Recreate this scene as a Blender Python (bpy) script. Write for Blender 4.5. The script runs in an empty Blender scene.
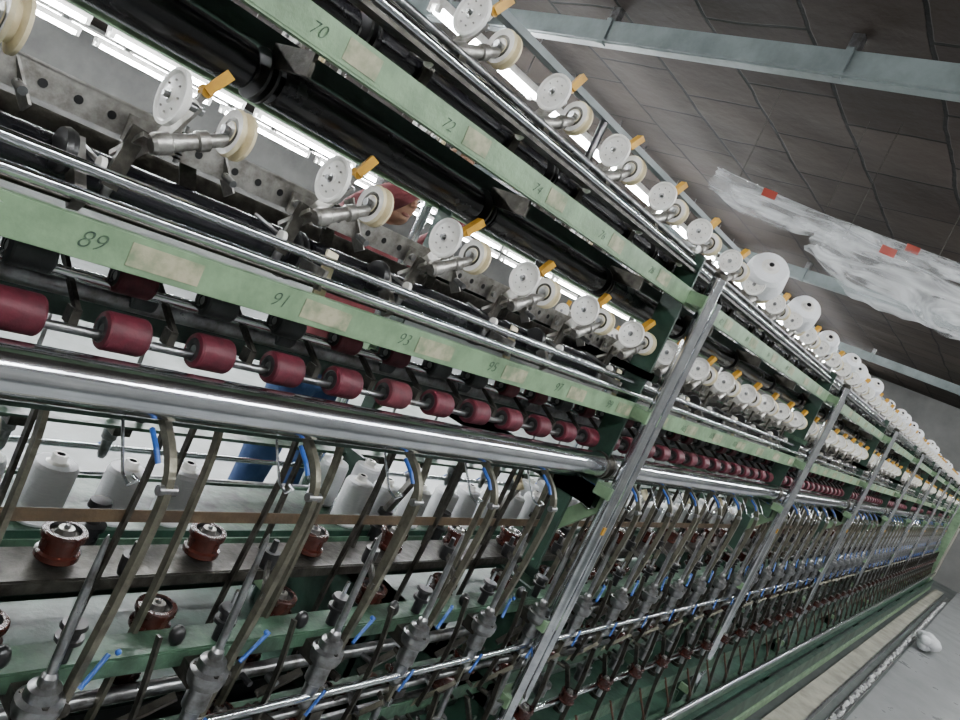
import bpy, math, random
from mathutils import Vector, Matrix, noise
random.seed(7)
Z0=1.5
scene=bpy.context.scene
COL=scene.collection

# ---------------- materials ----------------
MATS={}
def mat(name,col,rough=.5,metal=0.0,col2=None,nscale=8,bump=0.0,spec=None,bscale=None,stretch=None,lo=.35,hi=.7,coat=0):
    m=bpy.data.materials.new(name); m.use_nodes=True
    nt=m.node_tree; b=nt.nodes['Principled BSDF']
    b.inputs['Base Color'].default_value=(*col,1); b.inputs['Roughness'].default_value=rough
    b.inputs['Metallic'].default_value=metal
    if spec is not None: b.inputs['Specular IOR Level'].default_value=spec
    if coat: b.inputs['Coat Weight'].default_value=coat
    tc=nt.nodes.new('ShaderNodeTexCoord'); mp=nt.nodes.new('ShaderNodeMapping')
    nt.links.new(tc.outputs['Object'],mp.inputs['Vector'])
    if stretch: mp.inputs['Scale'].default_value=stretch
    if col2 is not None:
        n=nt.nodes.new('ShaderNodeTexNoise'); n.inputs['Scale'].default_value=nscale; n.inputs['Detail'].default_value=6
        n.inputs['Roughness'].default_value=.65
        r=nt.nodes.new('ShaderNodeValToRGB')
        r.color_ramp.elements[0].position=lo; r.color_ramp.elements[1].position=hi
        r.color_ramp.elements[0].color=(*col,1); r.color_ramp.elements[1].color=(*col2,1)
        nt.links.new(mp.outputs[0],n.inputs['Vector']); nt.links.new(n.outputs['Fac'],r.inputs[0])
        nt.links.new(r.outputs[0],b.inputs['Base Color'])
        mr=nt.nodes.new('ShaderNodeMapRange'); mr.inputs[3].default_value=max(.02,rough-.08); mr.inputs[4].default_value=min(1,rough+.2)
        nt.links.new(n.outputs['Fac'],mr.inputs[0]); nt.links.new(mr.outputs[0],b.inputs['Roughness'])
    if bump:
        n2=nt.nodes.new('ShaderNodeTexNoise'); n2.inputs['Scale'].default_value=bscale or 60; n2.inputs['Detail'].default_value=5
        bp=nt.nodes.new('ShaderNodeBump'); bp.inputs['Strength'].default_value=bump; bp.inputs['Distance'].default_value=.01
        nt.links.new(mp.outputs[0],n2.inputs['Vector']); nt.links.new(n2.outputs['Fac'],bp.inputs['Height'])
        nt.links.new(bp.outputs[0],b.inputs['Normal'])
    MATS[name]=m; return m
def emis(name,col,s):
    m=bpy.data.materials.new(name); m.use_nodes=True
    b=m.node_tree.nodes['Principled BSDF']; b.inputs['Base Color'].default_value=(*col,1)
    b.inputs['Emission Color'].default_value=(*col,1); b.inputs['Emission Strength'].default_value=s
    MATS[name]=m; return m
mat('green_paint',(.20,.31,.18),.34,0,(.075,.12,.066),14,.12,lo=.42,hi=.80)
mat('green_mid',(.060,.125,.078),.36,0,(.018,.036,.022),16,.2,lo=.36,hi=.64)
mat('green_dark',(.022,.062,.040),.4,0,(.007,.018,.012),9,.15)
mat('chrome',(.90,.92,.95),.08,1,(.5,.52,.56),20,0,stretch=(.3,1,1))
mat('steel',(.42,.43,.44),.26,1,(.12,.11,.10),25,.1)
mat('alu',(.5,.49,.46),.36,.9,(.18,.165,.145),40,.1)
mat('dirty_metal',(.085,.08,.068),.34,.75,(.016,.014,.011),30,.2)
mat('lever_metal',(.22,.21,.16),.32,.7,(.055,.05,.038),22,.15)
mat('black_rubber',(.004,.004,.006),.18,0,(.010,.010,.012),15,0)
mat('black_plastic',(.006,.006,.007),.26,0,(.015,.015,.015),20)
mat('maroon_rubber',(.10,.010,.021),.48,0,(.03,.005,.008),26,.12,spec=.35)
mat('maroon_worn',(.12,.020,.030),.55,0,(.045,.011,.015),30,.12,spec=.35)
mat('grey_rubber',(.055,.062,.062),.5,0,(.022,.026,.026),18,.08)
mat('bakelite',(.05,.012,.008),.2,0,(.014,.006,.005),20,.05)
mat('white_plastic',(.92,.91,.88),.3,0,(.74,.72,.66),25)
mat('cream_plastic',(.80,.72,.49),.35,0,(.52,.43,.25),25)
mat('ochre',(.62,.33,.02),.35,0,(.38,.19,.02),30)
mat('label',(.40,.37,.25),.6,0,(.17,.22,.13),28,lo=.4,hi=.62)
mat('ink',(.02,.04,.03),.7,0,(.08,.13,.08),90,lo=.4,hi=.6)
mat('blue_plastic',(.02,.10,.42),.35,0,(.015,.06,.2),30)
mat('yarn_white',(.92,.93,.94),.75,0,(.82,.83,.85),60,.3,bscale=250,stretch=(1,1,6))
mat('belt',(.09,.06,.03),.6,0,(.04,.025,.015),20,.2)
mat('beige_paint',(.42,.41,.33),.5,0,(.2,.19,.155),6,.1)
mat('lint',(.85,.85,.85),.9,0,(.65,.65,.63),40,.5)
mat('rust',(.09,.032,.016),.7,0,(.035,.016,.01),30,.3)
mat('label_red',(.38,.05,.03),.5)
mat('beam_paint',(.20,.235,.235),.4,0,(.12,.145,.145),5,.05)
mat('skin',(.36,.2,.13),.5,0,(.32,.17,.11),20)
mat('hair',(.012,.01,.009),.5,0,(.02,.016,.014),40,.5)
mat('shirt_maroon',(.20,.04,.048),.85,0,(.12,.03,.034),12,.5,bscale=25)
mat('jeans',(.015,.045,.13),.85,0,(.04,.08,.19),10,.5,bscale=25)
mat('shoe',(.03,.03,.03),.5)
mat('eye_white',(.7,.7,.68),.3)
mat('lip',(.25,.09,.07),.5)
mat('wall_paint',(.19,.19,.18),.7,0,(.12,.12,.115),1.2,.1,bscale=5)
mat('aisle_floor_lightened',(.36,.37,.37),.25,0,(.25,.26,.26),2.5,.1,bscale=30)  # lighter copy of the floor; the aisle's brightness is put into this colour
emis('tube_glow',(.95,.975,1.0),135)
def ceilmat():
    m=bpy.data.materials.new('ceiling_panels'); m.use_nodes=True; nt=m.node_tree; b=nt.nodes['Principled BSDF']
    tc=nt.nodes.new('ShaderNodeTexCoord'); br=nt.nodes.new('ShaderNodeTexBrick')
    br.inputs['Scale'].default_value=1; br.inputs['Brick Width'].default_value=.62; br.inputs['Row Height'].default_value=.5
    br.inputs['Mortar Size'].default_value=.012; br.inputs['Mortar Smooth'].default_value=.3
    br.inputs['Color1'].default_value=(.032,.023,.018,1); br.inputs['Color2'].default_value=(.058,.043,.035,1); br.inputs['Mortar'].default_value=(.004,.003,.0025,1)
    n=nt.nodes.new('ShaderNodeTexNoise'); n.inputs['Scale'].default_value=1.5; n.inputs['Detail'].default_value=8
    vm=nt.nodes.new('ShaderNodeMixRGB'); vm.inputs[0].default_value=.08
    nt.links.new(tc.outputs['Object'],n.inputs['Vector'])
    nt.links.new(tc.outputs['Object'],vm.inputs[1]); nt.links.new(n.outputs['Color'],vm.inputs[2]); nt.links.new(vm.outputs[0],br.inputs['Vector'])
    mx=nt.nodes.new('ShaderNodeMixRGB'); mx.blend_type='MULTIPLY'; mx.inputs[0].default_value=.7
    nt.links.new(br.outputs['Color'],mx.inputs[1]); nt.links.new(n.outputs['Fac'],mx.inputs[2]); nt.links.new(mx.outputs[0],b.inputs['Base Color'])
    b.inputs['Roughness'].default_value=.75; b.inputs['Specular IOR Level'].default_value=.15
    ad=nt.nodes.new('ShaderNodeMath'); ad.operation='ADD'
    bf=nt.nodes.new('ShaderNodeMath'); bf.operation='MULTIPLY'; bf.inputs[1].default_value=-.6
    nt.links.new(br.outputs['Fac'],bf.inputs[0]); nt.links.new(bf.outputs[0],ad.inputs[0]); nt.links.new(n.outputs['Fac'],ad.inputs[1])
    bp=nt.nodes.new('ShaderNodeBump'); bp.inputs['Strength'].default_value=.8; bp.inputs['Distance'].default_value=.05
    nt.links.new(ad.outputs[0],bp.inputs['Height']); nt.links.new(bp.outputs[0],b.inputs['Normal'])
    MATS['ceiling_panels']=m
ceilmat()
mat('floor_concrete',(.10,.115,.11),.3,0,(.06,.07,.065),2.5,.1,bscale=30)
def filmmat():
    m=bpy.data.materials.new('plastic_film'); m.use_nodes=True; nt=m.node_tree; b=nt.nodes['Principled BSDF']
    b.inputs['Base Color'].default_value=(.9,.92,.93,1); b.inputs['Roughness'].default_value=.12
    n=nt.nodes.new('ShaderNodeTexNoise'); n.inputs['Scale'].default_value=3; n.inputs['Detail'].default_value=5; n.inputs['Distortion'].default_value=2
    tc=nt.nodes.new('ShaderNodeTexCoord'); mp=nt.nodes.new('ShaderNodeMapping'); mp.inputs['Scale'].default_value=(.7,2.2,2.2)
    nt.links.new(tc.outputs['Object'],mp.inputs[0]); nt.links.new(mp.outputs[0],n.inputs['Vector'])
    bp=nt.nodes.new('ShaderNodeBump'); bp.inputs['Strength'].default_value=.5; bp.inputs['Distance'].default_value=.03
    nt.links.new(n.outputs['Fac'],bp.inputs['Height']); nt.links.new(bp.outputs[0],b.inputs['Normal'])
    r=nt.nodes.new('ShaderNodeMapRange'); r.inputs[1].default_value=.4; r.inputs[2].default_value=.65; r.inputs[3].default_value=.10; r.inputs[4].default_value=.62
    nt.links.new(n.outputs['Fac'],r.inputs[0])
    tl=nt.nodes.new('ShaderNodeBsdfTranslucent'); tl.inputs[0].default_value=(.9,.92,.93,1)
    tp=nt.nodes.new('ShaderNodeBsdfTransparent')
    m1=nt.nodes.new('ShaderNodeMixShader'); m1.inputs[0].default_value=.4; m2=nt.nodes.new('ShaderNodeMixShader')
    nt.links.new(b.outputs[0],m1.inputs[1]); nt.links.new(tl.outputs[0],m1.inputs[2])
    nt.links.new(r.outputs[0],m2.inputs[0]); nt.links.new(tp.outputs[0],m2.inputs[1]); nt.links.new(m1.outputs[0],m2.inputs[2])
    nt.links.new(m2.outputs[0],nt.nodes['Material Output'].inputs[0])
    MATS['plastic_film']=m
filmmat()

# ---------------- mesh builder ----------------
class MB:
    def __init__(s): s.v=[];s.f=[];s.m=[];s.sm=[];s.names=[]
    def mi(s,n):
        if n not in s.names: s.names.append(n)
        return s.names.index(n)
    def face(s,idx,mi,sm=False): s.f.append(idx);s.m.append(mi);s.sm.append(sm)
    def box(s,c,d,m,R=None):
        b=len(s.v); mi=s.mi(m); c=Vector(c)
        for x in(-.5,.5):
            for y in(-.5,.5):
                for z in(-.5,.5):
                    p=Vector((x*d[0],y*d[1],z*d[2]))
                    if R: p=R@p
                    s.v.append(tuple(c+p))
        for q in((0,1,3,2),(4,6,7,5),(0,4,5,1),(2,3,7,6),(0,2,6,4),(1,5,7,3)): s.face([b+i for i in q],mi)
    def bar(s,p0,p1,w,h,m,side=(1,0,0)):
        p0=Vector(p0);p1=Vector(p1);a=(p1-p0);L=a.length;a.normalize()
        sd=Vector(side); sd=(sd-a*sd.dot(a)); 
        if sd.length<1e-4: sd=a.orthogonal()
        sd.normalize(); t=a.cross(sd)
        R=Matrix((sd,t,a)).transposed()
        s.box((p0+p1)/2,(w,h,L),m,R)
    def strap(s,pts,w,h,m,side=(1,0,0),sub=5):
        P_=[Vector(p) for p in pts]; Q=[]
        for i in range(len(P_)-1):
            a=P_[max(i-1,0)];b=P_[i];c=P_[i+1];d=P_[min(i+2,len(P_)-1)]
            for k in range(sub):
                t=k/sub
                Q.append(.5*((2*b)+(c-a)*t+(2*a-5*b+4*c-d)*t*t+(3*b-a-3*c+d)*t*t*t))
        Q.append(P_[-1]); mi=s.mi(m); b0=len(s.v)
        for i,q in enumerate(Q):
            t=(Q[min(i+1,len(Q)-1)]-Q[max(i-1,0)]).normalized(); sd=Vector(side); sd=(sd-t*sd.dot(t)).normalized(); nn=t.cross(sd)
            for (u,v) in((-1,-1),(1,-1),(1,1),(-1,1)): s.v.append(tuple(q+sd*u*w/2+nn*v*h/2))
        for i in range(len(Q)-1):
            for k in range(4):
                a=b0+i*4+k;b=b0+i*4+(k+1)%4; s.face([a,b,b+4,a+4],mi)
        s.face([b0+3,b0+2,b0+1,b0],mi); e=b0+(len(Q)-1)*4; s.face([e,e+1,e+2,e+3],mi)
    def lathe(s,p,d,prof,m,seg=16,capm=None):
        p=Vector(p);d=Vector(d).normalized();a=d.orthogonal().normalized();b_=d.cross(a)
        cs=[(math.cos(2*math.pi*i/seg),math.sin(2*math.pi*i/seg)) for i in range(seg)]
        def ring(t,r):
            k=len(s.v)
            for c,sn in cs: s.v.append(tuple(p+d*t+(a*c+b_*sn)*r))
            return k
        for j in range(len(prof)-1):
            t0,r0=prof[j][:2];t1,r1=prof[j+1][:2]
            mm=s.mi(prof[j+1][2] if len(prof[j+1])>2 else m)
            k0=ring(t0,max(r0,1e-5));k1=ring(t1,max(r1,1e-5))
            for i in range(seg):
                n=(i+1)%seg
                s.face([k0+i,k0+n,k1+n,k1+i],mm,abs(t1-t0)>1e-6)
        cm=s.mi(capm or m)
        if prof[0][1]>1e-4: k=ring(*prof[0][:2]); s.face([k+i for i in range(seg)][::-1],cm)
        if prof[-1][1]>1e-4: k=ring(*prof[-1][:2]); s.face([k+i for i in range(seg)],cm)
    def cyl(s,p0,p1,r,m,seg=12,r1=None,capm=None):
        p0=Vector(p0);p1=Vector(p1);L=(p1-p0).length
        s.lathe(p0,p1-p0,[(0,r),(L,r if r1 is None else r1)],m,seg,capm)
    def path(s,pts,r,m,seg=8):
        for a,b in zip(pts[:-1],pts[1:]): s.cyl(a,b,r,m,seg)
        for q in pts[1:-1]: s.ball(q,r,m,seg,4)
    def ball(s,c,r,m,seg=12,rings=6,sc=(1,1,1)):
        mi=s.mi(m);b=len(s.v);c=Vector(c)
        for j in range(rings+1):
            ph=math.pi*j/rings
            for i in range(seg):
                th=2*math.pi*i/seg
                s.v.append((c.x+r*sc[0]*math.sin(ph)*math.cos(th),c.y+r*sc[1]*math.sin(ph)*math.sin(th),c.z+r*sc[2]*math.cos(ph)))
        for j in range(rings):
            for i in range(seg):
                n=(i+1)%seg
                s.face([b+j*seg+i,b+(j+1)*seg+i,b+(j+1)*seg+n,b+j*seg+n],mi,True)
    def mesh(s,name):
        me=bpy.data.meshes.new(name); me.from_pydata(s.v,[],s.f)
        for n in s.names: me.materials.append(MATS[n])
        me.polygons.foreach_set('material_index',s.m); me.polygons.foreach_set('use_smooth',s.sm)
        me.update(); return me
    def obj(s,name,parent=None):
        o=bpy.data.objects.new(name,s.mesh(name)); COL.objects.link(o)
        if parent: o.parent=parent
        return o
def inst(me,name,loc,parent=None,scale=(1,1,1),rot=(0,0,0)):
    o=bpy.data.objects.new(name,me); COL.objects.link(o); o.location=loc; o.scale=scale; o.rotation_euler=rot
    if parent: o.parent=parent
    return o
def empty(name,loc=(0,0,0)):
    o=bpy.data.objects.new(name,None); COL.objects.link(o); o.location=loc; return o

P=.2355
XS,XE=-.6,14.4
YC=1.22
posts=[-1.4,.155]+[1.65+1.65*i for i in range(8)]
machine=empty('yarn_twisting_machine')

# ---------- continuous longitudinal parts of one side ----------
def side_frame(front):
    m=MB()
    z=lambda r:Z0+r
    L=lambda y,zz,sy,sz,mt: m.box(((XS+XE)/2-.4,y,z(zz)),(XE-XS+.8,sy,sz),mt)
    T=lambda y,zz,r,mt,seg=12: m.cyl((XS-.8,y,z(zz)),(XE,y,z(zz)),r,mt,seg)
    L(.760,.185,.004,.038,'green_paint'); L(.778,.203,.036,.004,'green_paint'); L(.766,.165,.014,.004,'green_paint')
    L(.760,-.124,.004,.040,'green_paint'); L(.778,-.143,.036,.004,'green_paint'); L(.768,-.105,.016,.004,'green_paint')
    T(.785,.262,.008,'chrome'); T(.80,.284,.006,'steel'); L(.79,.247,.03,.006,'dirty_metal')
    T(.775,-.084,.0065,'chrome')
    if front:
        T(.79,-.058,.007,'chrome')
        T(.805,-.096,.004,'dirty_metal',8)
        L(.875,.0,.005,.034,'alu'); L(.885,.018,.025,.004,'alu'); L(.875,.300,.005,.026,'dirty_metal')
        L(.97,-.045,.005,.04,'dirty_metal'); L(.93,.170,.03,.035,'green_dark'); L(.99,-.07,.01,.04,'green_dark')
        T(.868,-.185,.007,'chrome'); T(.905,-.19,.006,'chrome'); T(.845,-.153,.005,'steel',8); T(.93,-.215,.012,'steel'); T(.822,-.236,.006,'steel',8)
        L(.95,-.16,.02,.02,'dirty_metal'); L(.965,-.235,.02,.05,'green_dark')
        T(.88,-.305,.006,'dirty_metal',8)
        L(.84,-.335,.03,.006,'green_dark')
    L(.90,-.515,.0015,.020,'belt')
    if front: L(.95,-.625,.085,.008,'dirty_metal'); L(.906,-.632,.004,.018,'dirty_metal')
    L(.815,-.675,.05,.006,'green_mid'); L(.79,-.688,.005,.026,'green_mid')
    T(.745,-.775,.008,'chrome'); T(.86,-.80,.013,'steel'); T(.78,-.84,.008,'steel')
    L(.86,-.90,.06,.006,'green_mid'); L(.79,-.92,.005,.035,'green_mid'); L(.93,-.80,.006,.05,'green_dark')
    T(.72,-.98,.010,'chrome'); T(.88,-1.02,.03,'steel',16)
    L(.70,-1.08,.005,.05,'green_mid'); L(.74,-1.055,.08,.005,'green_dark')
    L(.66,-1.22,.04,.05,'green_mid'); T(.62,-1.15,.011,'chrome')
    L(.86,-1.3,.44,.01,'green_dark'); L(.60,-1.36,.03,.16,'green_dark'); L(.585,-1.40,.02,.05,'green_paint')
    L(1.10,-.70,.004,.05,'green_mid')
    return m.mesh('side_frame')
inst(side_frame(True),'side_frame_front',(0,0,0),machine); inst(side_frame(False),'side_frame_back',(0,2*YC,0),machine,(1,-1,1))

def roller(y,zr,r,mt,xs,gap,m,shaft='steel'):
    for a,b in zip(xs[:-1],xs[1:]):
        x0=a+gap;x1=b-gap
        m.lathe((x0,y,Z0+zr),(1,0,0),[(0,r*.55),(0,r*.93),(.004,r),(x1-x0-.004,r),(x1-x0,r*.93),(x1-x0,r*.5)],mt,28)
    m.cyl((xs[0],y,Z0+zr),(xs[-1],y,Z0+zr),r*.45,shaft,12)
m=MB()
roller(.78,-.280,.031,'chrome',posts[0:1]+posts[1:]+[XE],.018,m)
for p in posts:
    m.lathe((p-.03,.78,Z0-.28),(1,0,0),[(0,.024),(.006,.034),(.014,.034),(.018,.024),(.034,.024),(.04,.034),(.052,.034),(.056,.02)],'dirty_metal',20)
br=m.mesh('delivery_roller'); inst(br,'delivery_roller_front',(0,0,0),machine); inst(br,'delivery_roller_back',(0,2*YC,0),machine,(1,-1,1))
xs=[XS-.8+P*2*i for i in range(33)]
def godets(front):
    m=MB()
    L3=((.875,.122,.034,0),(.885,-.075,.037,.15),(.862,.235,.032,.1)) if front else ((.862,.235,.03,.1),)
    for (y,zz,r,o) in L3:
        roller(y,zz,r-.005,'black_rubber',[x+o for x in xs],.02,m)
        for x in xs:
            m.lathe((x+o-.008,y,Z0+zz),(1,0,0),[(0,r*.8),(0,r),(.004,r),(.006,r*.7),(.010,r*.7),(.012,r),(.016,r),(.016,r*.3)],'black_plastic',20)
    if front:
        for x in xs:
            m.box((x+.15,.84,Z0-.085),(.006,.10,.03),'alu'); m.box((x,.82,Z0+.15),(.006,.09,.03),'dirty_metal')
            m.bar((x+.16,.80,Z0-.11),(x+.17,.82,Z0-.045),.02,.004,'cream_plastic')
            m.lathe((x+.28,.845,Z0-.055),(1,0,0),[(0,.008),(.0,.024),(.006,.026),(.012,.024),(.012,.008)],'black_plastic',18)
            m.bar((x+.30,.80,Z0-.10),(x+.295,.85,Z0-.04),.012,.02,'alu')
    return m.mesh('black_rollers')
inst(godets(True),'black_rollers_front',(0,0,0),machine); inst(godets(False),'black_rollers_back',(0,2*YC,0),machine,(1,-1,1))

# ---------- tension stations ----------
def tension(zr,var,upper):
    m=MB(); z=Z0+zr; Y=.81
    a=random.uniform(-.15,.15)
    m.lathe((-.008,Y,z),(1,0,0),[(0,.0),(0,.006,'steel'),(.002,.009),(.002,.010,'white_plastic'),(.004,.026),(.002,.029),(.002,.0325),(.008,.0325),(.009,.02),(.018,.018),(.018,.006)],'white_plastic',28)
    for k in range(8):
        t=k*math.pi/4
        m.cyl((-.0068,Y+.018*math.cos(t),z+.018*math.sin(t)),(-.0045,Y+.018*math.cos(t),z+.018*math.sin(t)),.0013,'alu',6)
    m.cyl((-.014,Y,z),(-.004,Y,z),.0035,'steel',8)
    m.cyl((.008,Y,z),(.034,Y,z),.005,'steel',8)
    m.bar((.022,Y-.004,z+.008),(.028,Y-.006,z+.026),.008,.005,'alu')
    m.bar((.026,Y-.006,z+.022),(.044+a*.06,Y-.012,z+.050),.012,.017,'ochre',side=(0,0,1))
    m.cyl((.026,Y-.010,z+.022),(.026,Y+.002,z+.022),.007,'ochre',10)
    p0=Vector((-.006,Y,z-.056));p1=Vector((.072,Y,z-.016))
    m.lathe(p0,p1-p0,[(0,.010),(.004,.0125),(.02,.0125),(.022,.0105),(.05,.009),(.052,.012),(.064,.012),(.066,.008),((p1-p0).length,.008)],'alu',16)
    m.lathe((.070,Y,z-.006),(1,0,0),[(0,0),(0,.012,'alu'),(.001,.013),(.001,.018,'dirty_metal'),(.0,.027,'white_plastic'),(.004,.0295),(.006,.022),(.012,.020),(.015,.0295),(.019,.029),(.019,.01)],'cream_plastic',28)
    m.cyl((.062,Y,z-.006),(.069,Y,z-.006),.006,'steel',8)
    m.bar((.028,Y+.004,z+.008),(.012,.85,z-.062),.004,.024,'alu')
    m.bar((-.004,Y+.006,z-.05),(-.012,.858,z-.085),.022,.006,'alu')
    m.bar((-.012,.83,z-.045),(-.022,.83,z-.118),.018,.006,'dirty_metal')
    m.cyl((-.022,.83,z-.118),(-.024,.83,z-.135),.006,'steel',8)
    m.box((.01,.862,z-.05),(.05,.004,.03),'alu')
    for bx in(-.006,.026): m.lathe((bx,.860,z-.05),(0,-1,0),[(0,.006),(.005,.006),(.005,.002)],'steel',6)
    for k in range(6): m.cyl((-.1+k*.036,.8722,z-.045),(-.1+k*.036,.8718,z-.045),.005,'black_plastic',10)
    m.bar((.06,.87,z-.03),(.10,.90,z-.10),.02,.004,'dirty_metal')
    m.bar((.10,.895,z-.01),(.13,.86,z-.075),.003,.02,'alu')
    m.cyl((.115,.86,z-.055),(.115,.835,z-.06),.005,'steel',8)
    m.cyl((-.05,.80,z-.095),(-.05,.87,z-.085),.003,'steel',6)
    m.lathe((-.053,.797,z-.095),(1,0,0),[(0,.003),(0,.008),(.006,.008),(.006,.003)],'white_plastic',12)
    m.cyl((.045,.85,z-.065),(.045,.85,z-.02),.003,'steel',8)
    for k in range(7): m.lathe((.045,.85,z-.06+k*.005),(0,0,1),[(0,.004),(.0012,.0055),(.0025,.004)],'dirty_metal',10)
    if upper:
        m.bar((0,.80,z-.055),(0,.79,Z0+.262),.016,.006,'dirty_metal')
    return m.mesh('tension_station')
T1=[tension(.045,i,False) for i in range(3)]; T2=[tension(.34,i,True) for i in range(3)]
n=int((XE-.4)/P)+4
for i in range(-3,n-3):
    x=.37+P*i
    if x<XE-.3:
        inst(T1[i%3],'tension_unit_lower_%d'%(i+4),(x+random.uniform(-.006,.006),0,0),machine)
        if x>2.4: inst(T1[i%3],'tension_unit_lower_back_%d'%(i+4),(x,2*YC,0),machine,(1,-1,1))
        inst(T2[i%3],'tension_unit_upper_%d'%(i+4),(x-.14+random.uniform(-.006,.006),0,0),machine)
        if i%2: inst(T2[i%3],'tension_unit_upper_back_%d'%(i+4),(x-.14,2*YC,0),machine,(1,-1,1))

# ---------- drafting cots ----------
def cot(y,zr,r,l,mt,m,x=0):
    m.lathe((x-l/2,y,Z0+zr),(1,0,0),[(0,.0),(0,r*.28,'steel'),(-.001,r*.34,'black_plastic'),(0,r*.62,'black_plastic'),(-.001,r*.68,'grey_rubber'),(0,r*.93),(.003,r),(l-.003,r),(l,r*.93),(l,r*.7),(l-.001,r*.35,'black_plastic'),(l,0,'steel')],mt,24)
def cots(var):
    m=MB()
    fm=('maroon_rubber','maroon_rubber','maroon_worn')[var]
    for k,x in enumerate((0,P/2)):
        cot(.822,-.229,.0235,.050,fm if k==0 else 'maroon_rubber',m,x)
        cot(.866,-.172,.020,.046,('maroon_worn','grey_rubber')[(k+(var==1))%2],m,.01+x)
    cot(.93,-.205,.018,.034,'grey_rubber',m,.06)
    for x in(.06,.06+P/2):
        m.bar((x,.95,Z0-.15),(x,.82,Z0-.215),.006,.008,'dirty_metal'); m.box((x,.83,Z0-.222),(.010,.02,.02),'dirty_metal')
    return m.mesh('drafting_cots')
cm_=[cots(0),cots(1),cots(2)]
for i in range(-3,n-3):
    x=.42+P*i
    if x<XE-.2:
        inst(cm_[(i*i+i//2)%3],'drafting_rollers_%d'%(i+4),(x,0,0),machine)

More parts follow.
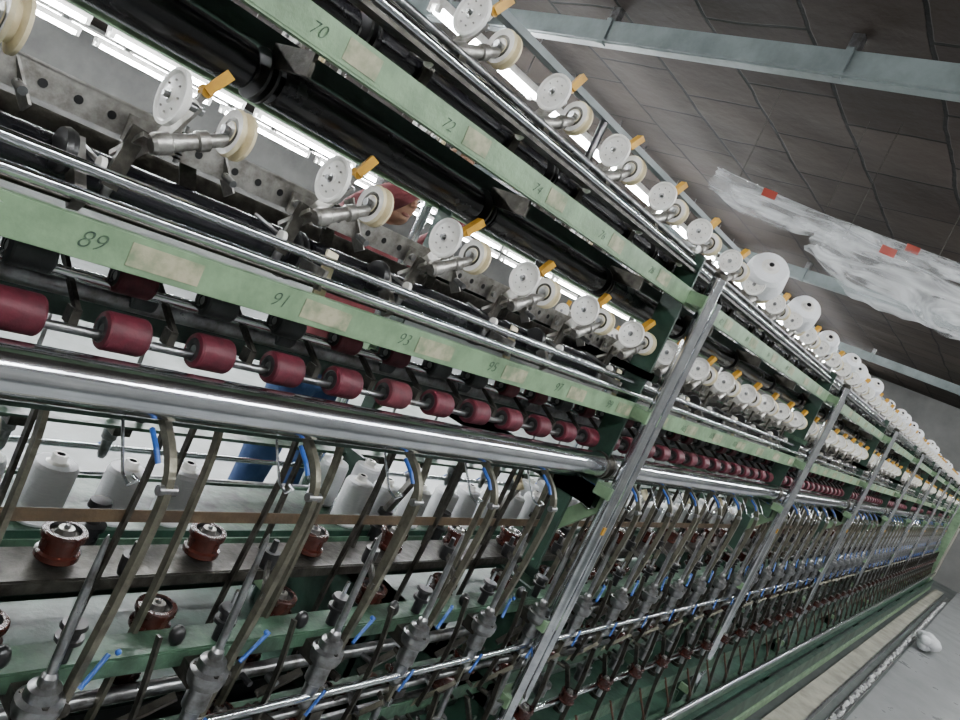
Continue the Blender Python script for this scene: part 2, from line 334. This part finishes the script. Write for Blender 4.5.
# ---------- spindle station ----------
def spindle(var,front=True):
    m=MB(); z=lambda r:Z0+r; rj=random.uniform
    Y=.75
    m.lathe((0,Y,z(-.80)),(0,0,1),[(0,.008),(.01,.012),(.05,.014),(.055,.019),(.09,.019),(.095,.026),(.105,.029),(.118,.029),(.122,.022),(.135,.020),(.139,.012),(.15,.010),(.155,.0065),(.25,.006),(.335,.0035),(.345,.001)],'steel',20)
    for k in range(3):
        t=k*2.1+.4; m.lathe((.021*math.cos(t),Y+.021*math.sin(t),z(-.684)),(0,0,1),[(0,.005),(.006,.005),(.006,.001)],'dirty_metal',6)
    m.box((0,.778,z(-.70)),(.045,.05,.03),'dirty_metal'); m.cyl((.03,.77,z(-.71)),(.03,.74,z(-.70)),.009,'dirty_metal',10)
    m.lathe((.035,.80,z(-.67)),(0,0,1),[(0,.010),(.03,.010),(.03,.018),(.036,.018),(.036,.012),(.05,.012),(.05,.018),(.056,.016)],'black_plastic',14)
    m.cyl((.035,.80,z(-.63)),(.035,.80,z(-.585)),.004,'chrome',8)
    m.ball((-.04,.80,z(-.655)),.012,'black_plastic',10,6,(1,1,1.4))
    m.cyl((.035,.735,z(-.665)),(.075+rj(-.01,.01),.75,z(-.63)),.0034,'blue_plastic',8)
    m.ball((.077,.75,z(-.629)),.0044,'blue_plastic',8,5)
    m.cyl((-.02,.72,z(-.79)),(.015,.73,z(-.755)),.003,'blue_plastic',8)
    xb=.045
    if front:
        m.strap([(xb,.81,z(-.322)),(xb,.768,z(-.350)),(xb,.746,z(-.385)),(xb-.001,.742,z(-.44)),(xb-.004,.748,z(-.56)),(xb-.008,.758,z(-.68)),(xb-.01,.768,z(-.79)),(xb-.01,.772,z(-.86))],.010,.013,'lever_metal')
        m.cyl((xb-.012,.744,z(-.39)),(xb+.012,.744,z(-.39)),.007,'steel',10)
        m.strap([(xb+.11,.85,z(-.33)),(xb+.112,.84,z(-.40)),(xb+.11,.84,z(-.60)),(xb+.10,.85,z(-.86))],.007,.013,'lever_metal')
        m.strap([(xb-.08,.97,z(-.33)),(xb-.078,.975,z(-.45)),(xb-.08,.97,z(-.66))],.006,.011,'dirty_metal')
        m.strap([(xb+.06,.90,z(-.33)),(xb+.062,.895,z(-.45)),(xb+.05,.90,z(-.70)),(xb+.05,.90,z(-.86))],.006,.010,'dirty_metal')
        m.path([(xb-.022,.79,z(-.33)),(xb-.022,.765,z(-.345)),(xb-.018,.755,z(-.36))],.0035,'blue_plastic')
        m.path([(0,.82,z(-.335)),(0,.775,z(-.385)),(.0,.755,z(-.39)),(.008,.75,z(-.382)),(.002,.758,z(-.378))],.0022,'chrome',6)
        m.bar((xb-.01,.745,z(-.56)),(xb+.05,.83,z(-.55)),.006,.012,'dirty_metal'); m.lathe((xb+.05,.83,z(-.565)),(0,0,1),[(0,.012),(.01,.014),(.03,.014),(.03,.006),(.05,.005)],'black_plastic',12)
    def pul(x,y,zz,r,h):
        m.lathe((x,y,z(zz)),(0,0,1),[(0,r*.9),(.003,r),(h*.25,r),(h*.3,r*.86),(h*.7,r*.86),(h*.75,r),(h-.002,r),(h,r*.93),(h,r*.72),(h-.006,r*.68,'black_plastic'),(h-.006,r*.4,'dirty_metal'),(h+.003,r*.36,'alu'),(h+.003,r*.15,'alu'),(h+.008,r*.12,'steel')],'bakelite',24)
        m.cyl((x,y,z(zz)-.03),(x,y,z(zz)),.008,'steel',8)
    if front:
        pul(.06,.955,-.615,.031,.045)
        pul(-.045,.865,-.685,.031,.040); m.bar((-.045,.865,z(-.70)),(-.045,.80,z(-.69)),.02,.006,'dirty_metal')
        if var!=1: pul(.03,.80,-.895,.030,.042)
        pul(-.09,.84,-.895,.028,.038)
        pul(.07,.70,-.97,.024,.034)
        pul(-.03,.90,-.80,.028,.036)
        for k in range(12):
            a=rj(-.11,.11); zz=z(-.80)+rj(-.16,.07); m.cyl((a,.785,zz),(a+rj(-.01,.01),.76,zz),rj(.004,.008),random.choice(['steel','dirty_metal','black_plastic','dirty_metal']),10)
        m.bar((-.1,.77,z(-.77)),(-.03,.76,z(-.73)),.008,.012,'dirty_metal'); m.bar((-.08,.80,z(-.93)),(-.02,.74,z(-.83)),.008,.010,'lever_metal')
        m.bar((.02,.72,z(-.86)),(.10,.71,z(-.97)),.006,.014,'dirty_metal')
        m.strap([(.09,.70,z(-.80)),(.10,.695,z(-.90)),(.085,.69,z(-1.05)),(.05,.66,z(-1.2))],.006,.012,'dirty_metal')
        m.strap([(-.10,.76,z(-.62)),(-.098,.75,z(-.70)),(-.09,.755,z(-.80)),(-.08,.77,z(-.90))],.005,.010,'dirty_metal')
        m.lathe((-.02,.745,z(-.96)),(0,0,1),[(0,.018),(.03,.018),(.03,.024),(.04,.024),(.04,.009),(.12,.007),(.12,.003)],'steel',14)
        for k in range(5): m.ball((rj(-.11,.11),rj(.80,.90),z(-.893)),rj(.008,.016),'rust',8,5,(1,1,.6))
    m.cyl((.08,.79,z(-.90)),(.08,.79,z(-.82)),.005,'chrome',8); m.box((.08,.79,z(-.86)),(.03,.03,.02),'dirty_metal')
    m.lathe((-.07,.74,z(-1.07)),(0,0,1),[(0,.02),(.03,.02),(.03,.012),(.07,.012),(.07,.02),(.085,.018)],'dirty_metal',14)
    m.bar((.1,.72,z(-.93)),(.08,.66,z(-1.2)),.012,.006,'green_dark')
    m.cyl((-.03,.70,z(-1.05)),(.04,.66,z(-1.16)),.004,'rust',8)
    return m.mesh('spindle_station')
SP=[spindle(i) for i in range(4)]; SB=spindle(0,False)
for i in range(-2,n-3):
    x=.46+P*i
    if x<XE-.2:
        inst(SP[(i*7)%4],'spindle_unit_%d'%(i+3),(x,0,0),machine)
        if not 1.0<x<1.8: inst(SB,'spindle_unit_back_%d'%(i+3),(x,2*YC,0),machine,(1,-1,1))

# ---------- posts ----------
def post(double=True):
    m=MB(); z=lambda r:Z0+r
    m.cyl((0,.715,0.0),(0,.715,z(.25)),.017,'chrome',20); m.lathe((0,.715,z(.25)),(0,0,1),[(0,.017),(.012,.017),(.018,.01)],'dirty_metal',16)
    if double: m.cyl((.055,.715,z(-1.3)),(.055,.715,z(.20)),.011,'chrome',16)
    m.lathe((0,.715,0),(0,0,1),[(0,.04),(.012,.04),(.014,.022),(.05,.02)],'green_dark',16)
    for zz in(.185,-.122,-.33,-.70,-.92,-1.22):
        m.box((.022,.735,z(zz)),(.095,.045,.03),'green_paint'); m.lathe((0,.705,z(zz)),(0,-1,0),[(0,.008),(.006,.008),(.006,.002)],'steel',6)
    m.box((.0,.697,z(-.42)),(.012,.003,.02),'ochre')
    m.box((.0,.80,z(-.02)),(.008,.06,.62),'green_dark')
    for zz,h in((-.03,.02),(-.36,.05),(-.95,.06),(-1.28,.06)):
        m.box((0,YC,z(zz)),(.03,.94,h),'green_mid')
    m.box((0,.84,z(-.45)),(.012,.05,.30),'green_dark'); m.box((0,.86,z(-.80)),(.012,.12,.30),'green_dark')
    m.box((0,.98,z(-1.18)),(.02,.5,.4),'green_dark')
    m.bar((.02,.72,z(-.34)),(.02,.86,z(-.5)),.012,.04,'green_paint')
    m.cyl((0,YC,z(-.05)),(0,YC,z(.56)),.012,'steel',12)
    m.bar((0,YC,z(.3)),(0,.80,z(.30)),.02,.02,'steel')
    return m.mesh('post_assembly')
pm=post(); pm0=post(False)
for i,x in enumerate(posts[1:]):
    inst(pm if i else pm0,'post_%d'%i,(x,0,0),machine); inst(pm0,'post_back_%d'%i,(x,2*YC,0),machine,(1,-1,1))
m=MB()
m.box(((XS+XE)/2,YC,Z0+.56),(XE-XS+.6,.03,.018),'beam_paint')
for i in range(-3,n-3):
    x=.395+P*i
    if x<XE-.3:
        m.box((x+random.uniform(-.01,.01),.7572,Z0-.124),(random.uniform(.07,.09),.0008,.026),'label',Matrix.Rotation(random.uniform(-.03,.03),3,'Y'))
        m.box((x+.13+random.uniform(-.01,.01),.7572,Z0+.185),(random.uniform(.055,.07),.0008,.027),'label',Matrix.Rotation(random.uniform(-.03,.03),3,'Y'))
m.obj('rail_labels',machine)
def txt(s,x,zr,sz=.027):
    c=bpy.data.curves.new('handwritten_number','FONT'); c.body=s; c.size=sz; c.extrude=.0002; c.shear=.35; c.offset=-.0005
    c.materials.append(MATS['ink']); o=bpy.data.objects.new('handwritten_number_'+s,c); COL.objects.link(o)
    o.location=(x,.7570,Z0+zr-.010); o.rotation_euler=(math.pi/2,random.uniform(-.1,.1),0); o.parent=machine
for i in range(10):
    txt(str(89+2*i),.395+P*i-.088,-.122); txt(str(70+2*i),.525+P*i-.075,.185,.023)
m=MB()
m.box((XE+.35,YC,.95),(.7,1.15,1.9),'green_paint'); m.box((XE+.35,YC-.58,1.0),(.6,.02,1.5),'beige_paint')
m.box((XE+.35,YC,1.93),(.74,1.2,.05),'green_dark'); m.box((XE+.2,YC-.6,1.3),(.2,.02,.25),'black_plastic')
m.obj('headstock',machine)

# ---------- yarn spools in the middle ----------
m=MB()
x=XS; k=0; zb=Z0-.672
m.box(((XS+XE)/2,1.22,zb-.006),(XE-XS,.20,.01),'green_mid'); m.box(((XS+XE)/2,1.12,zb-.012),(XE-XS,.006,.03),'green_dark')
while x<XE-.3:
    for y in(1.165,1.27):
        if random.random()<(1 if y<1.2 else .5) and not .90<x<1.24:
            h=random.uniform(.105,.12); r=random.uniform(.034,.038); xx=x+random.uniform(-.008,.008)
            m.lathe((xx,y,zb),(random.uniform(-.05,.05),random.uniform(-.04,.04),1),[(0,r*.9),(.006,r),(h*.90,r*.98),(h*.96,r*.9),(h*.97,r*.5),(h,.013,'white_plastic'),(h+.012,.012,'white_plastic'),(h+.012,.007,'white_plastic'),(h-.01,.006,'black_plastic')],'yarn_white',20)
    if k%2==0 and not .8<x<1.2:
        m.lathe((x+.06,1.10,zb-.01),(0,0,1),[(0,.018),(.03,.018),(.03,.024),(.038,.024),(.04,.012),(.07,.012),(.07,.02),(.082,.018)],'black_plastic',16)
    if k%4==0 and not .8<x<1.2:
        m.bar((x+.06,1.10,zb+.07),(x+.085,1.08,zb+.17),.02,.014,'alu'); m.cyl((x+.085,1.07,zb+.17),(x+.085,1.10,zb+.20),.013,'cream_plastic',10)
    x+=P/2; k+=1
m.obj('yarn_spool_rack',machine)
# ---------- yarn packages on top creel ----------
m=MB()
i=0; x=2.2
while x<XE-.2:
    for y,zz in((.83,.36),(1.0,.42),(1.55,.42)):
        if (i in(0,2) and y<.9) or (i>3 and random.random()<.36):
            r=random.uniform(.055,.068); h=random.uniform(.08,.10)
            if i>3: r*=.75; h*=.85
            d=Vector((-.75+random.uniform(-.3,.2),-.35,.45))
            m.lathe((x,y,Z0+zz),d,[(0,r*.75),(.008,r*.95),(.02,r),(h*.8,r*.92),(h*.95,r*.8),(h,r*.4),(h,.016,'white_plastic'),(h+.010,.014,'white_plastic'),(h+.010,.008,'white_plastic'),(h-.01,.006,'black_plastic')],'yarn_white',24)
            m.cyl((x+.01,y,Z0+zz),(x+.01,max(.8,y-.02),Z0+.28),.005,'steel',8)
    x+=P; i+=1
m.obj('yarn_cones',machine)

# ---------- room ----------
RX0,RX1,RY0,RY1,RH=-6,17,-3.2,20,3.25
def slab(name,c,d,mt):
    m=MB(); m.box(c,d,mt); return m.obj(name)
slab('floor',((RX0+RX1)/2,(RY0+RY1)/2,-.05),(RX1-RX0,RY1-RY0,.1),'floor_concrete')
slab('floor_aisle_lightened',((RX0+RX1)/2,-.65,.001),(RX1-RX0-.1,1.84,.006),'aisle_floor_lightened')  # added strip of lightened floor that keeps the aisle bright
slab('ceiling',((RX0+RX1)/2,(RY0+RY1)/2,RH+.05),(RX1-RX0,RY1-RY0,.1),'ceiling_panels')
slab('wall_back',((RX0+RX1)/2,RY1+.05,RH/2),(RX1-RX0,.1,RH),'wall_paint')
slab('wall_front',((RX0+RX1)/2,RY0-.05,RH/2),(RX1-RX0,.1,RH),'wall_paint')
slab('wall_right',(RX1+.05,(RY0+RY1)/2,RH/2),(.1,RY1-RY0,RH),'wall_paint')
slab('wall_left',(RX0-.05,(RY0+RY1)/2,RH/2),(.1,RY1-RY0,RH),'wall_paint')
def beam(x):
    m=MB(); L=RY1-RY0; y=(RY0+RY1)/2
    m.box((x,y,3.10),(.006,L,.13),'beam_paint'); m.box((x+.03,y,3.038),(.065,L,.006),'beam_paint'); m.box((x+.03,y,3.162),(.065,L,.006),'beam_paint')
    m.box((x-.012,y,3.045),(.02,L,.012),'beam_paint')
    k=RY0+.5
    while k<RY1:
        m.box((x+.005,k,3.1),(.04,.035,.15),'beam_paint'); m.box((x+.03,k,3.21),(.05,.05,.09),'steel'); k+=1.35
    return m.obj('ceiling_beam')
for x in(3.3,8.2,13.0): beam(x)
m=MB()
m.box((6.5,.47,.03),(17,.13,.06),'beige_paint'); m.box((6.5,.40,.035),(17,.008,.07),'steel')
m.obj('machine_plinth_strip')
m=MB()
m.box((6.5,.315,.006),(17,.05,.012),'steel'); m.box((6.5,.29,.014),(17,.004,.028),'steel'); m.box((6.5,.34,.014),(17,.004,.028),'steel')
x=-.5
while x<14:
    r=random.uniform(.010,.018); m.ball((x,.315+random.uniform(-.012,.012),.022),r,'lint',8,5,(1.2,1,.8)); x+=random.uniform(.03,.055)
m.obj('floor_cable_channel')
m=MB()
for k in range(16): m.ball((9.2+random.uniform(-.25,.25),.17+random.uniform(-.06,.06),.06+random.uniform(0,.08)),random.uniform(.05,.08),'yarn_white',12,8,(1.3,1,.8))
m.obj('waste_yarn_heap')

# ---------- fluorescent lights ----------
def fixture(drop,w=.09):
    m=MB()
    m.box((0,0,.03),(1.16,w,.05),'white_plastic')
    for y in(-.035,.035):
        m.cyl((-.54,y,-.015),(.54,y,-.015),.014,'tube_glow',8)
        for x in(-.56,.56): m.box((x,y,-.008),(.03,.03,.05),'white_plastic')
    for x in(-.4,.4): m.cyl((x,0,.05),(x,0,drop),.004,'steel',6)
    return m.mesh('fluorescent_tube_light')
fm=fixture(RH-2.9)
for y in(-1.1,3.62,11.5,17.5):
    for k in range(-7,9):  # low end of the rows: unseen fixtures added to brighten the white discs
        x=4.72+1.3*k
        if x<16 and not (y>4 and k<-4): inst(fm,'fluorescent_tube_light',(x,y,2.9))
fl=fixture(RH-2.04)
for y,zz in((4.7,2.0),(6.0,2.04),(7.4,2.03)):
    for k in range(-4,6):
        inst(fl,'fluorescent_tube_light',(4.0+1.3*k+(y-6)*.3,y,zz))

# ---------- plastic film sheets draped over cords ----------
def film(name,c,L,W,yaw,seed,drop,sag):
    nx,ny=150,60; vs=[];fs=[]
    for i in range(nx+1):
        u=i/nx
        for j in range(ny+1):
            v=j/ny-.5; s_=1 if v>0 else -1; a=abs(v)*2
            edge=.8+.5*noise.noise(Vector((u*3,seed*3+s_,0)))+.10*noise.noise(Vector((u*12,seed+s_,4)))
            dr=drop*edge
            fold=noise.noise(Vector((u*4+a*1.2*noise.noise(Vector((u*3,a*2,seed))),a*.8,seed*5)))
            fine=noise.noise(Vector((u*7+a*4,a*9,seed+9)))
            y=s_*W*.5*math.sin(a*2.4)*(1+.25*fold)+.010*fine
            z=-dr*(1-math.cos(a*2.1))*.66-sag*math.sin(math.pi*u)*(1+.3*fold)+.015*fold+.010*fine
            x=(u-.5)*L+.05*fold*a+.03*noise.noise(Vector((a*6,seed,u*2)))
            vs.append((x,y,z))
    for i in range(nx):
        for j in range(ny): a=i*(ny+1)+j; fs.append((a,a+1,a+ny+2,a+ny+1))
    me=bpy.data.meshes.new(name); me.from_pydata(vs,[],fs); me.materials.append(MATS['plastic_film'])
    me.polygons.foreach_set('use_smooth',[True]*len(fs)); me.update()
    o=bpy.data.objects.new(name,me); COL.objects.link(o); o.location=c; o.rotation_euler=(0,0,yaw)
    m=MB()
    for t in(-.42,-.1,.3,.45):
        p=Vector((t*L,0,-sag*math.cos(t*math.pi)-.01)); m.cyl(p,(p.x,p.y,RH-c[2]),.0015,'dirty_metal',5)
    m.box((L*-.30,-W*.53,-.07),(.08,.004,.045),'label_red'); m.box((L*.2,-W*.53,-.07),(.07,.004,.04),'label_red')
    m.obj('hanging_string',o)
    return o
film('hanging_plastic_sheet',(4.30,1.30,2.72),1.6,.22,math.radians(-66),1.3,.16,.04)
film('hanging_plastic_sheet',(4.50,.72,2.62),1.5,.36,math.radians(-60),5.1,.28,.05)

# ---------- worker ----------
def worker(loc,rot):
    w1=Vector((.11,-.21,1.82)); w2=Vector((-.07,-.22,1.78))
    V=[(0,0,.98),(0,.0,1.12),(0,0,1.32),(0,.01,1.46),(0,.0,1.55),
       (.10,0,.92),(.115,-.02,.50),(.115,.03,.10),(.125,-.12,.04),
       (-.10,0,.92),(-.13,-.03,.50),(-.13,.03,.10),(-.14,-.12,.04),
       (.18,.0,1.46),(.25,-.13,1.62),(.15,-.20,1.76),tuple(w1),
       (-.18,.0,1.46),(-.23,-.13,1.58),(-.12,-.21,1.71),tuple(w2)]
    E=[(0,1),(1,2),(2,3),(3,4),(0,5),(5,6),(6,7),(7,8),(0,9),(9,10),(10,11),(11,12),(3,13),(13,14),(14,15),(15,16),(3,17),(17,18),(18,19),(19,20)]
    R=[(.15,.11),(.14,.10),(.17,.115),(.12,.085),(.05,.055),(.10,.105),(.07,.072),(.05,.055),(.045,.035),(.10,.105),(.07,.072),(.05,.055),(.045,.035),(.08,.072),(.066,.062),(.048,.046),(.025,.02),(.08,.072),(.066,.062),(.048,.046),(.025,.02)]
    me=bpy.data.meshes.new('b'); me.from_pydata(V,E,[]); o=bpy.data.objects.new('b',me); COL.objects.link(o)
    sk=o.modifiers.new('s','SKIN'); sk.use_smooth_shade=True
    for i,r in enumerate(R): me.skin_vertices[0].data[i].radius=r
    me.skin_vertices[0].data[0].use_root=True
    sb=o.modifiers.new('d','SUBSURF'); sb.levels=2; sb.render_levels=2
    dg=bpy.context.evaluated_depsgraph_get(); ev=o.evaluated_get(dg)
    bm=bpy.data.meshes.new_from_object(ev); bpy.data.objects.remove(o)
    root=empty('machine_worker',loc); root.rotation_euler=(0,0,rot)
    for nme in('shirt_maroon','jeans','skin','shoe'): bm.materials.append(MATS[nme])
    for p in bm.polygons:
        c=p.center; k=0
        if c.z<.98: k=1
        if c.z<.09: k=3
        if c.z>1.515 and abs(c.x)<.08 and abs(c.y)<.1: k=2
        if (c-w1).length<.05 or (c-w2).length<.05: k=2
        p.material_index=k; p.use_smooth=True
    bo=bpy.data.objects.new('body',bm); COL.objects.link(bo); bo.parent=root
    m=MB()
    for (w,d,sgn) in((w1,Vector((-.45,-.15,.85)),1),(w2,Vector((.3,-.2,.9)),-1)):
        d.normalize(); side=d.cross(Vector((0,1,0))).normalized(); up=side.cross(d)
        for q in range(5): m.ball(w+d*(.015+q*.018),.03-abs(q-2)*.002,'skin',12,8,(1,.62,1))
        for f,(o_,ln) in enumerate(((-.027,.07),(-.009,.08),(.009,.076),(.027,.06))):
            a=w+d*.085+side*o_; b=a+d*ln*.45-up*.006; c=b+(d*.8-up*.6).normalized()*ln*.32; e=c+(d*.4-up*.9).normalized()*ln*.26
            m.cyl(a,b,.0085,'skin',8,.008);m.ball(b,.0083,'skin',8,6);m.cyl(b,c,.008,'skin',8,.0073);m.ball(c,.0075,'skin',8,6);m.cyl(c,e,.0073,'skin',8,.006);m.ball(e,.0063,'skin',8,6)
        a=w+d*.03+side*.026*sgn; b=a+(side*sgn+d*.9).normalized()*.035-up*.008; c=b+(side*sgn*.3+d).normalized()*.028-up*.008
        m.cyl(a,b,.011,'skin',8,.0095);m.ball(b,.0095,'skin',8,6);m.cyl(b,c,.009,'skin',8,.007);m.ball(c,.0072,'skin',8,6)
    m.obj('hands',root)
    m=MB(); h=Vector((0,-.02,1.68))
    m.ball(h,.1,'skin',24,16,(.78,.95,1.15)); m.ball(h+Vector((0,-.035,-.06)),.06,'skin',16,10,(.85,.8,.8))
    m.ball(h+Vector((0,.015,.025)),.106,'hair',24,16,(.82,.95,1.08))
    m.lathe(h+Vector((0,-.09,.02)),(0,-.45,-1),[(0,.004),(.03,.012),(.04,.014),(.045,.004)],'skin',10)
    for s in(-1,1):
        m.ball(h+Vector((s*.032,-.084,.01)),.012,'eye_white',10,6,(1.2,.6,.7)); m.ball(h+Vector((s*.032,-.091,.01)),.005,'hair',8,6)
        m.ball(h+Vector((s*.08,0,0)),.024,'skin',10,8,(.35,.7,1.2)); m.box(h+Vector((s*.032,-.092,.03)),(.03,.006,.005),'hair')
    m.ball(h+Vector((0,-.083,-.055)),.018,'lip',10,6,(1.3,.5,.4))
    m.obj('head',root)
worker((1.92,2.2,0),math.radians(0))

# ---------- world, camera ----------
w=bpy.data.worlds.new('w'); scene.world=w; w.use_nodes=True
w.node_tree.nodes['Background'].inputs[0].default_value=(.6,.7,.75,1); w.node_tree.nodes['Background'].inputs[1].default_value=.3

yaw=math.radians(37.5);pit=math.radians(5.4);rho=math.radians(24.8)
hd=Vector((math.cos(yaw),math.sin(yaw),0));R0=Vector((math.sin(yaw),-math.cos(yaw),0));up=Vector((0,0,1))
F=hd*math.cos(pit)-up*math.sin(pit);U=up*math.cos(pit)+hd*math.sin(pit)
cx=R0*math.cos(rho)+U*math.sin(rho);cy=-R0*math.sin(rho)+U*math.cos(rho)
M=Matrix((cx,cy,-F)).transposed().to_4x4(); M.translation=Vector((0,0,Z0))
cam=bpy.data.cameras.new('camera'); cam.lens=27; cam.sensor_width=36; cam.clip_start=.02
co=bpy.data.objects.new('camera',cam); COL.objects.link(co); co.matrix_world=M; scene.camera=co
